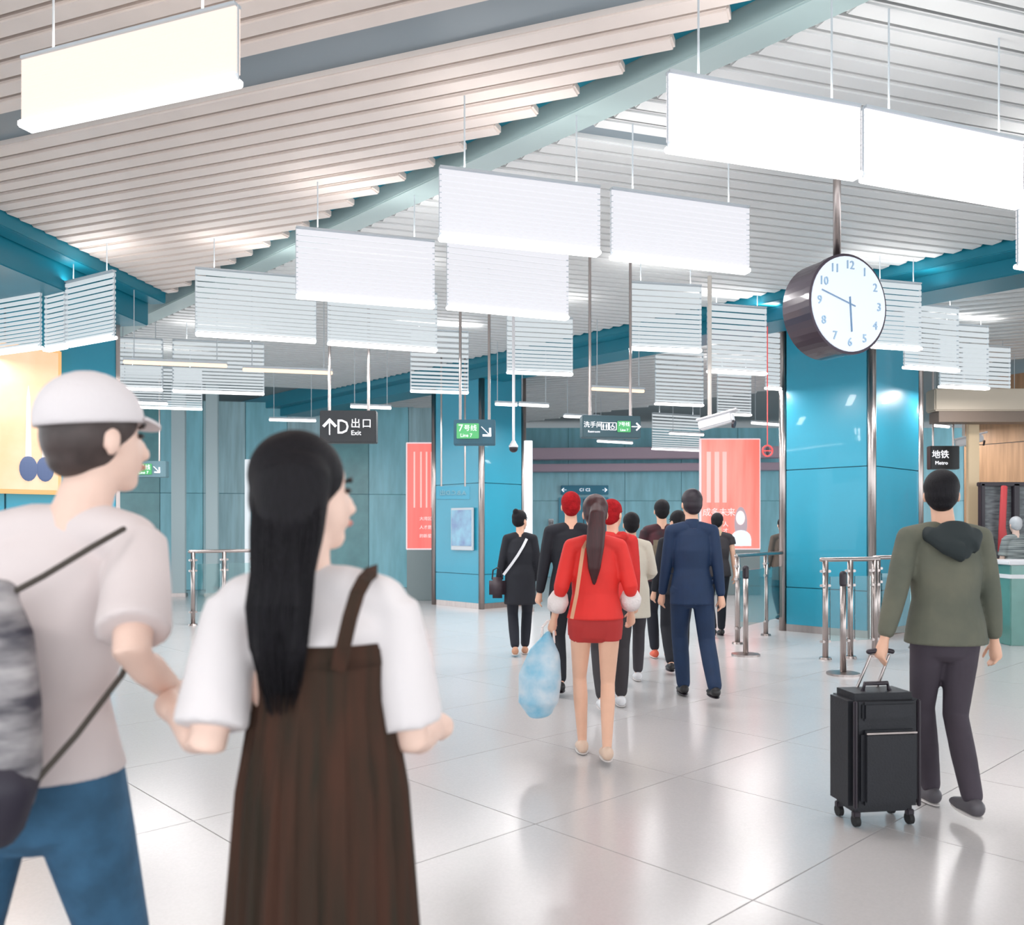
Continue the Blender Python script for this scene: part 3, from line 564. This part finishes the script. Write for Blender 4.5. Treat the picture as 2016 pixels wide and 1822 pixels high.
    if bottom in ('trousers', 'shorts'):
        bm = NB(); tube(bm, [S(0, 0, .86), S(0, 0, .93), S(0, 0, 1.0)], [(.146*s+bl, .102*s+bl), (.156*s+bl, .108*s+bl), (.135*s+bl, .092*s+bl)], 20)
        for (hp, kn, an), sg in zip(legs, (-1, 1)):
            if bottom == 'trousers': tube(bm, [hp, hp.lerp(kn, .4), kn, kn.lerp(an, .5), kn.lerp(an, 1-leg_end)], [.092*s+bl, .083*s+bl, .066*s+bl, .064*s+bl, .054*s+bl], 16)
            else: tube(bm, [hp, hp.lerp(kn, .3), hp.lerp(kn, leg_end)], [.095*s+bl, .088*s+bl, .085*s+bl], 16)
        obj('trousers' if bottom == 'trousers' else 'shorts', bm, bmat, r, smooth=True, rem=.009)
    if shoe:
        for hp, kn, an in legs:
            bm = NB(); tube(bm, [an+S(0, -.035, -.035), an+S(0, .02, -.04), an+S(0, .09, -.055), an+S(0, .16, -.062)], [(.04*s, .045*s), (.042*s, .044*s), (.044*s, .034*s), (.034*s, .022*s)], 14)
            so = obj('shoe', bm, shoe, r, smooth=True)
            bm = NB(); ell(bm, an+S(0, .058, -.08), S(.044, .135, .011), n=16); obj('sole', bm, mat('rubber sole', (205, 200, 198), .6) if shoe is not MC.get('black leather') else m_dark, so)
    # hair
    if hair in ('short', 'bun', 'pony', 'long'):
        bm = NB(); ell(bm, hp_(0, -.016, .038), S(.086, .1, .094), hm, 24); ell(bm, hp_(0, -.03, .0), S(.081, .083, .085), hm, 20)
        if hair == 'short': ell(bm, hp_(0, -.05, -.045), S(.06, .05, .045), hm, 14)
        if hair == 'bun':
            ell(bm, hp_(0, -.08, .1), S(.04, .04, .045), hm, 14)
        if hair == 'pony':
            tube(bm, [hp_(0, -.09, .05), hp_(0, -.14, .0), hp_(-.005, -.15, -.1), hp_(-.015, -.155, -.22), hp_(-.02, -.15, -.36), hp_(-.02, -.14, -.46)], [(.035*s, .03*s), (.052*s, .042*s), (.062*s, .044*s), (.06*s, .04*s), (.042*s, .03*s), (.012*s, .01*s)], 16)
        obj('hair', bm, hmat, r, smooth=True, rem=.007)
    r['s'] = s
    return dict(root=r, arms=arms, legs=legs, head=HCn, hm=hm, S=S, hp=hp_, s=s)
def W(P, v): return P['root'].matrix_basis @ Vector(v)
def strapline(name, P, pts, wd, m, parent=None, th=.004):
    """flat ribbon through local points"""
    bm = NB(); pts = [Vector(p) for p in pts]; prev = None
    for i, p in enumerate(pts):
        t = (pts[min(i+1, len(pts)-1)]-pts[max(i-1, 0)]).normalized(); n = Vector((0, 1, 0)); sd = t.cross(n).normalized()*wd/2
        cur = [bm.verts.new(p+sd), bm.verts.new(p-sd), bm.verts.new(p-sd+n*th), bm.verts.new(p+sd+n*th)]
        if prev:
            for k in range(4): bm.faces.new((prev[k], prev[(k+1) % 4], cur[(k+1) % 4], cur[k]))
        else: bm.faces.new(cur)
        prev = cur
    bm.faces.new(prev[::-1]); return obj(name, bm, m, parent)
# -- foreground woman with long hair and pinafore skirt
m_tee = mat('soft white cotton', (228, 222, 223), .8, noise=.05, scale=4, bump=.35, bscale=9)
m_brown = mat('dark olive brown cloth', (48, 41, 33), .9, spec=.25, noise=.35, scale=3, stretch=(9, 9, .5), bump=.25, bscale=14, rgb2=(70, 46, 36))
wm = person('woman with very long black hair, white puff sleeved top and brown pleated pinafore skirt', 636, 1.6, 1.625, 0, True, SKL, top=m_tee, top_low=1.1, tuck=1.24, sleeve=.46, loose=.016, sleeve_r=.066,
            bottom=None, hair='none', hands=((-.33, .1, 1.17), (.2, .26, 1.1)), pole=(.1, -.35, -1), head=(-.042, .0), head_yaw=-48, shoulders=.158, feet=((-.09, -.1, .1), (.09, .2, .09)), shoe=mat('white leather', (230, 228, 226), .5))
s = wm['s']; hp_ = wm['hp']; S = wm['S']
# pleated skirt
bm = NB(); prof = [(1.235, .126, .102), (1.2, .127, .103), (1.14, .124, .104), (1.06, .136, .116), (.97, .15, .13), (.82, .16, .142), (.6, .175, .155), (.4, .19, .165), (.3, .2, .175)]; n = 192; rings = []
for i, (z, a, b) in enumerate(prof):
    ring = []
    for k in range(n):
        t = 2*math.pi*k/n; ph = (k/n*24+.25*math.sin(t*3)+.1*i*.3) % 1; amp = min(.014, .0016+.0022*i); rr = 1+(ph if ph < .8 else (1-ph)*4)*amp*8-amp*3
        ring.append(bm.verts.new((math.cos(t)*a*rr*1.03, math.sin(t)*b*rr, z)))
    rings.append(ring)
for a, b in zip(rings, rings[1:]):
    for k in range(n): bm.faces.new((a[k], a[(k+1) % n], b[(k+1) % n], b[k]))
obj('pleated_skirt', bm, m_brown, wm['root'], smooth=False)
bm = NB(); tube(bm, [(0, 0, 1.205), (0, 0, 1.245)], [(.131, .106), (.128, .103)], 40, cap=False); obj('waistband', bm, m_brown, wm['root'], smooth=True)
strapline('strap', wm, [(.05, -.112, 1.205), (.062, -.127, 1.25), (.074, -.13, 1.3), (.084, -.116, 1.34), (.092, -.09, 1.362), (.097, -.05, 1.372), (.1, 0, 1.372)], .026, m_brown, wm['root'], .006)
strapline('strap', wm, [(-.05, -.112, 1.205), (-.062, -.127, 1.25), (-.074, -.13, 1.3), (-.084, -.116, 1.34), (-.092, -.09, 1.362), (-.097, -.05, 1.372), (-.1, 0, 1.372)], .026, m_brown, wm['root'], .006)
# long hair : crown + flowing strands
bm = NB(); hm = wm['hm']; ell(bm, hp_(0, -.016, .036), S(.083, .099, .093), hm, 24); ell(bm, hp_(0, -.03, -.01), S(.078, .083, .088), hm, 20)
hx = wm['head']
tube(bm, [hx+Vector((-.01, -.05, .03)), hx+Vector((-.006, -.08, -.07)), hx+Vector((-.006, -.11, -.14)), hx+Vector((-.008, -.13, -.2)), hx+Vector((-.01, -.13, -.27)), hx+Vector((-.012, -.12, -.34))], [(.072, .056), (.062, .046), (.053, .036), (.055, .032), (.049, .026), (.026, .014)], 24)
ho = obj('hair', bm, HB, wm['root'], smooth=True, rem=.006)
bm = NB()
for i in range(170):
    q = random.uniform(-1, 1); o1 = random.uniform(-.004, .004); e = random.uniform(-.39, -.33)
    a0 = hx+Vector((-.01+q*.066, -.085+.03*q*q, .05)); pts = [a0]
    for zz, cx_, cy_, w_ in ((-.07, -.006, -.127, .062), (-.14, -.006, -.146, .055), (-.2, -.008, -.162, .057), (-.27, -.01, -.157, .05), (e, -.012, -.13, .03)):
        pts.append(hx+Vector((cx_+q*w_+o1, cy_+.026*q*q+random.uniform(-.001, .002), zz)))
    tube(bm, pts, [.001, .0018, .0018, .0016, .0012, .0005], 4)
so = obj('hair_strands', bm, HB, ho, smooth=True); so['kind'] = 'stuff'
# -- man with cap
m_tee2 = mat('pale pink grey cotton', (222, 210, 209), .85, noise=.05, scale=4, bump=.3, bscale=7)
m_jean = mat('blue denim', (58, 104, 138), .8, noise=.3, scale=14, bump=.2, bscale=120)
mn = person('tall man in a pale cap, pale t-shirt and blue jeans at the left edge', 62, 1.82, 1.765, 0, False, SKL, top=m_tee2, top_low=.93, sleeve=.44, loose=.02, sleeve_r=.066, bottom='trousers', bmat=m_jean, bl=.008,
            shoe=m_white, hair='short', hmat=mat('brown hair', (70, 58, 56), .5, noise=.3, scale=30), hands=((-.28, .12, .92), (.285, .05, 1.08)), head=(.118, .02), head_yaw=-38, feet=((-.2, -.3, .2), (.1, .12, .09)), shoulders=.165)
hp_ = mn['hp']; S = mn['S']; hm = mn['hm']; m_cap = mat('pale grey cap cloth', (222, 216, 218), .85, bump=.2, bscale=80)
bm = NB(); q = bmesh.ops.create_uvsphere(bm, u_segments=28, v_segments=16, radius=1); bmesh.ops.bisect_plane(bm, geom=bm.verts[:]+bm.edges[:]+bm.faces[:], plane_co=(0, 0, -.1), plane_no=(0, 0, 1), clear_inner=True)
bmesh.ops.transform(bm, matrix=Matrix.Translation(hp_(0, -.014, .036)) @ hm @ Matrix.Rotation(math.radians(6), 4, 'X') @ Matrix.Diagonal((*S(.094, .112, .104), 1)), verts=bm.verts); cp = obj('cap', bm, m_cap, mn['root'], smooth=True)
cp.modifiers.new('thick', 'SOLIDIFY').thickness = .004
bm = NB(); n = 14; vs = []
top_ = [(math.cos(math.pi*i/n)*.07, .072+math.sin(math.pi*i/n)*.065) for i in range(n+1)]
prism(bm, [hp_(a, b, .04-(b-.075)*.25) for a, b in top_], (0, 0, .006)); obj('brim', bm, m_cap, cp)
# sling bag of the man
m_bagn = mat('striped grey nylon', (176, 172, 174), .6, rgb2=(52, 50, 62), scale=7, stretch=(1, 1, 3.5), bump=.4, bscale=20); m_strap = mat('dark olive webbing', (72, 66, 60), .8)
rb = thing('drawstring_bag', 'grey and black streaked drawstring bag on the back of the man in the cap', 'bag', W(mn, (.04, -.21, .96)))
bm = NB(); tube(bm, [(-.06, 0, -.02), (-.055, -.03, .06), (-.03, -.035, .2), (.0, -.01, .32), (.01, .015, .37)], [(.14, .05), (.165, .085), (.145, .08), (.09, .05), (.035, .03)], 20); obj('sack', bm, m_bagn, rb, smooth=True, rem=.008)
bm = NB(); tube(bm, [(-.06, -.03, -.05), (-.055, -.045, .03)], [(.14, .06), (.167, .09)], 20); obj('bottom_panel', bm, mat('black nylon', (44, 40, 54), .5), rb, smooth=True)
for pts in ([(.02, .0, .36), (.08, .035, .4), (.16, .06, .455), (.175, .085, .47), (.19, .13, .49)], [(.08, -.04, .0), (.15, .02, .1), (.2, .1, .2), (.22, .17, .3)]):
    bm = NB(); tube(bm, pts, [.006]*len(pts), 8); obj('cord', bm, m_strap, rb, smooth=True)
# -- woman in red
m_redc = mat('bright red cloth', (222, 44, 38), .7, noise=.12, scale=5, bump=.3, bscale=12); m_lace = mat('white lace', (232, 222, 220), .8, bump=.8, bscale=90)
rw = person('woman in a bright red jacket and shorts with long dark ponytail in the centre', 1172, 5.45, 1.66, 0, True, SK, top=m_redc, top_low=.93, sleeve=.62, loose=.02, sleeve_r=.07, bottom='shorts', bmat=mat('dark red shorts', (172, 40, 38), .7), leg_end=.14, bl=.0,
            shoe=mat('beige leather', (216, 188, 168), .5), hair='pony', hmat=mat('dark red brown hair', (62, 14, 20), .45, noise=.4, scale=20, stretch=(6, 6, .5)), hands=((-.27, .06, .93), (.25, .1, .96)), feet=((-.075, .14, .09), (.06, -.16, .12)), collar=m_redc)
for i, (a, e, w_) in enumerate(rw['arms']):
    bm = NB(); tube(bm, [e.lerp(w_, .22), e.lerp(w_, .45), e.lerp(w_, .68)], [.05, .068, .06], 18, cap=False); obj('lace_cuff', bm, m_lace, rw['root'], smooth=True)
hd = W(rw, rw['arms'][0][2])
r = thing('shoulder_bag', 'translucent white and blue carrier bag hanging at the left of the woman in red', 'bag', (hd.x-.04, hd.y+.02, hd.z-.08))
bm = NB(); tube(bm, [(0, 0, -.02), (-.02, 0, -.14), (-.05, 0, -.3), (-.06, 0, -.46), (-.05, 0, -.52)], [(.02, .02), (.1, .05), (.14, .085), (.13, .085), (.09, .05)], 18); obj('bag_body', bm, mat('translucent blue plastic', (108, 178, 208), .3, noise=.3, scale=6, bump=.6, bscale=10, rgb2=(196, 210, 220)), r, smooth=True, rem=.01)
for sg in (-1, 1):
    bm = NB(); tube(bm, [(sg*.04, 0, -.08), (sg*.035, 0, .02), (0, 0, .06)], [.008]*3, 8); obj('handle', bm, m_lace, r, smooth=True)
strapline('bag_strap', rw, [(-.055, -.055, 1.375), (-.085, -.11, 1.33), (-.105, -.155, 1.22), (-.13, -.165, 1.05), (-.16, -.16, .9)], .022, mat('tan strap', (206, 150, 118), .6), rw['root'], .006)
# -- others
m_blk = mat('black wool', (24, 26, 36), .8, noise=.2, scale=8); m_navy = mat('navy suit cloth', (10, 42, 78), .7, noise=.15, scale=7, bump=.2, bscale=9); m_bl = mat('black leather', (24, 22, 26), .4)
person('man with red cap and black jacket, behind the woman in red on her left', 1124, 7.6, 1.77, 0, False, SK, top=m_blk, top_low=.84, sleeve=.97, loose=.022, bmat=m_blk, shoe=m_bl, hair='short', hmat=mat('red knit', (168, 26, 32), .9, spec=.2, bump=.6, bscale=120, noise=.3, scale=30))
person('person in a red hooded jacket close behind the right shoulder of the woman in red', 1206, 6.9, 1.68, 0, True, SK, top=mat('deep red jacket cloth', (206, 36, 34), .7, noise=.15, scale=5), top_low=.86, sleeve=.97, loose=.02, bmat=mat('dark grey trousers', (52, 48, 52), .8), shoe=m_white, hair='short', hmat=MC['red knit'], hood=True, head_yaw=-35, hands=((-.2, .1, .9), (.2, .12, .9)))
dw = person('woman with a hair bun in a long black coat by the narrower teal column', 1024, 9.9, 1.66, 0, True, SK, top=m_blk, top_low=.62, sleeve=.97, loose=.022, bmat=mat('black trousers', (20, 24, 36), .8), shoe=mat('tan leather', (190, 140, 112), .5), hair='bun', head_yaw=-40, hands=((-.27, .02, .85), (.24, .04, .88)), feet=((-.06, -.12, .11), (.06, .12, .09)))
strapline('bag_strap', dw, [(.075, -.09, 1.34), (.03, -.135, 1.25), (-.03, -.145, 1.15), (-.1, -.15, 1.05), (-.19, -.12, .93)], .03, mat('white striped webbing', (220, 222, 226), .6), dw['root'], .006)
q = W(dw, (-.26, -.03, .78)); r = thing('handbag', 'dark brown handbag hanging at the left hip of the woman in the black coat', 'bag', q)
bm = NB(); box(bm, (0, 0, 0), (.19, .12, .24), bev=.04); obj('bag_body', bm, mat('dark brown leather', (52, 40, 48), .5), r, smooth=True)
bm = NB(); tube(bm, [(-.06, 0, .1), (-.05, 0, .2), (0, 0, .23), (.05, 0, .2), (.06, 0, .1)], [.009]*5, 8); obj('handle', bm, m_dark, r, smooth=True)
person('man in a navy blue suit striding away in the middle distance', 1362, 7.3, 1.78, 0, False, SK, top=m_navy, top_low=.8, sleeve=.98, loose=.012, bmat=m_navy, bl=.004, leg_end=.02, shoe=m_bl, hair='short', hmat=mat('dark plum hair', (34, 24, 36), .5, noise=.3, scale=25), head_yaw=8, hands=((-.23, .1, .86), (.23, -.06, .86)), feet=((-.03, .2, .1), (.13, -.26, .16)), collar=m_navy, shoulders=.172)
bk = person('man in black with a red t-shirt hem and slim trousers left of the navy suit', 1303, 9.6, 1.77, 0, False, SK, top=mat('dark maroon cloth', (78, 20, 34), .7, noise=.3, scale=6, rgb2=(40, 26, 34)), top_low=.86, sleeve=.5, loose=.024, bmat=MC['black trousers'], bl=-.001, shoe=mat('orange sports shoe', (226, 104, 78), .5), hair='short', feet=((-.06, .1, .09), (.07, -.1, .11)))
q = W(bk, (-.03, -.17, 1.12)); r = thing('backpack', 'khaki and red backpack worn by the man left of the navy suit', 'bag', q)
bm = NB(); box(bm, (0, 0, 0), (.3, .16, .42), bev=.06); obj('bag_body', bm, mat('khaki nylon', (104, 92, 74), .7, noise=.2, scale=10), r, smooth=True)
bm = NB(); box(bm, (.03, -.08, -.07), (.22, .06, .22), bev=.025); obj('front_pocket', bm, mat('red nylon', (196, 30, 40), .6), r, smooth=True)
for sg in (-1, 1):
    bm = NB(); tube(bm, [(sg*.1, .04, -.14), (sg*.13, .1, .0), (sg*.12, .09, .18), (sg*.1, .17, .255), (sg*.1, .24, .24)], [.014]*5, 8, .4); obj('shoulder_strap', bm, m_dark, r, smooth=True)
person('woman with black hair in dark clothes half hidden behind the navy suited man', 1334, 8.7, 1.63, 0, True, SK, top=m_blk, top_low=.85, sleeve=.97, loose=.02, bmat=m_blk, shoe=m_bl, hair='pony', head_yaw=30)
person('person in a dark sleeveless top with bare arms right of the navy suited man', 1413, 11.6, 1.66, 0, False, SK, top=mat('charcoal jersey', (44, 40, 44), .8), top_low=.86, sleeve=.2, loose=.018, bmat=MC['black trousers'], shoe=m_bl, hair='short', head_yaw=-30, hands=((-.2, .12, .95), (.25, .02, .86)), collar=mat('sand scarf', (186, 160, 130), .9))
cw = person('woman in a long cream cardigan and dark leggings beside the woman in red', 1243, 8.1, 1.6, 0, True, SK, top=mat('cream knit', (214, 206, 190), .9, bump=.4, bscale=40), top_low=.68, sleeve=.9, loose=.024, bmat=mat('dark grey leggings', (58, 54, 60), .8), bl=-.001, shoe=m_white, hair='short', hands=((-.2, .1, .9), (.2, .22, 1.08)))
q = W(cw, cw['arms'][1][2]); r = thing('phone', 'white phone held by the woman in the cream cardigan', 'phone', (q.x+.05, q.y+.08, q.z+.06)); bm = NB(); box(bm, (0, 0, 0), (.075, .01, .15), Matrix.Rotation(-.9, 4, 'X'), bev=.004); obj('case', bm, m_white, r); bm = NB(); box(bm, (0, -.004, .006), (.066, .004, .13), Matrix.Rotation(-.9, 4, 'X')); obj('screen', bm, m_dark, r)
person('person in a brown coat standing at the left edge of the wide teal column', 1541, 13.6, 1.62, 0, True, SK, top=mat('brown wool', (92, 80, 72), .9), top_low=.7, sleeve=.97, loose=.02, bmat=MC['dark grey trousers'], shoe=m_bl, hair='short')
person('woman in a grey striped dress at the right edge before the shop', 2000, 12.3, 1.62, 0, True, SKL, top=mat('grey striped jersey', (170, 176, 174), .8, rgb2=(80, 88, 92), scale=12, stretch=(.2, .2, 6)), top_low=.6, sleeve=.5, loose=.02, bmat=MC['dark grey trousers'], shoe=m_white, hair='short', hmat=mat('silver hair', (196, 198, 202), .5))
# -- man with suitcase
m_oliv = mat('grey olive cotton', (104, 104, 90), .85, noise=.25, scale=4, bump=.35, bscale=6, rgb2=(84, 88, 78)); m_plum = mat('dark plum trousers', (66, 58, 68), .8, noise=.15, scale=6)
rm = person('man in a grey olive jacket and dark plum trousers walking at the right', 1862, 4.4, 1.745, 0, False, SK, top=m_oliv, top_low=.87, sleeve=.93, loose=.03, bmat=m_plum, bl=-.004, shoe=mat('grey shoe', (84, 80, 86), .5), hair='short', hmat=HB, head_yaw=-24, head=(.0, .03), leg_end=.03,
            hands=((-.335, -.04, .88), (.27, .03, .84)), feet=((.0, .16, .09), (.03, -.2, .14)), shoulders=.185)
S = rm['S']; bm = NB(); tube(bm, [S(-.11, .03, 1.44), S(-.1, -.075, 1.42), S(-.05, -.13, 1.37), S(0, -.15, 1.34), S(.05, -.13, 1.37), S(.1, -.075, 1.42), S(.11, .03, 1.44)], [.035, .045, .05, .055, .05, .045, .035], 12)
tube(bm, [S(0, -.085, 1.46), S(0, -.12, 1.4), S(0, -.15, 1.32)], [(.085, .04), (.1, .045), (.05, .02)], 16); obj('hood', bm, mat('dark green grey jersey', (40, 48, 50), .9), rm['root'], smooth=True, rem=.008)
hd = W(rm, rm['arms'][0][2])
gx, gy = px(1712, 0, 4.35).x, 4.3
r = thing('suitcase', 'black upright trolley suitcase pulled by the man in the olive jacket', 'suitcase', (gx, gy, 0), math.radians(8)); m_cs = mat('black suitcase fabric', (22, 24, 32), .55, noise=.2, scale=12, bump=.15, bscale=90)
bm = NB(); box(bm, (0, 0, .36), (.37, .24, .58), bev=.035); obj('case_body', bm, m_cs, r, smooth=False)
bm = NB(); box(bm, (0, -.13, .3), (.29, .05, .36), bev=.02); obj('front_pocket', bm, m_cs, r)
bm = NB(); box(bm, (0, -.125, .57), (.27, .03, .09), bev=.012); obj('front_pocket', bm, m_cs, r)
for x_ in (-.165, .165):
    bm = NB(); box(bm, (x_, -.118, .36), (.018, .02, .52), bev=.005); obj('piping', bm, m_dark, r)
bm = NB(); box(bm, (0, -.157, .47), (.26, .008, .008)); obj('zip', bm, m_steel, r)
bm = NB(); tube(bm, [(-.07, -.02, .65), (-.06, -.02, .685), (.06, -.02, .685), (.07, -.02, .65)], [.011]*4, 8); obj('carry_handle', bm, m_dark, r, smooth=True)
hl = Matrix.Rotation(-math.radians(8), 4, 'Z') @ (hd-Vector((gx, gy, 0)))
gz = hd.z-.07
for sg in (-1, 1):
    bm = NB(); tube(bm, [(sg*.055, .08, .62), (sg*.05+hl.x*.75, .08+(hl.y-.08)*.75, gz-.02)], [.007, .007], 8); obj('pull_tube', bm, m_steel, r, smooth=True)
bm = NB(); tube(bm, [(-.06+hl.x*.75, .08+(hl.y-.08)*.75, gz), (hl.x*.95, hl.y, gz+.01), (.04+hl.x, hl.y, gz)], [.013]*3, 10); obj('grip', bm, m_dark, r, smooth=True)
for x_ in (-.14, .14):
    for y_ in (-.08, .08):
        bm = NB(); tube(bm, [(x_-.012, y_, .03), (x_+.012, y_, .03)], [.028]*2, 16, cap=False); obj('wheel', bm, mat('black rubber', (26, 26, 28), .7), r, smooth=False)
        bm = NB(); box(bm, (x_, y_, .062), (.036, .03, .03), bev=.004); obj('wheel_housing', bm, m_dark, r)
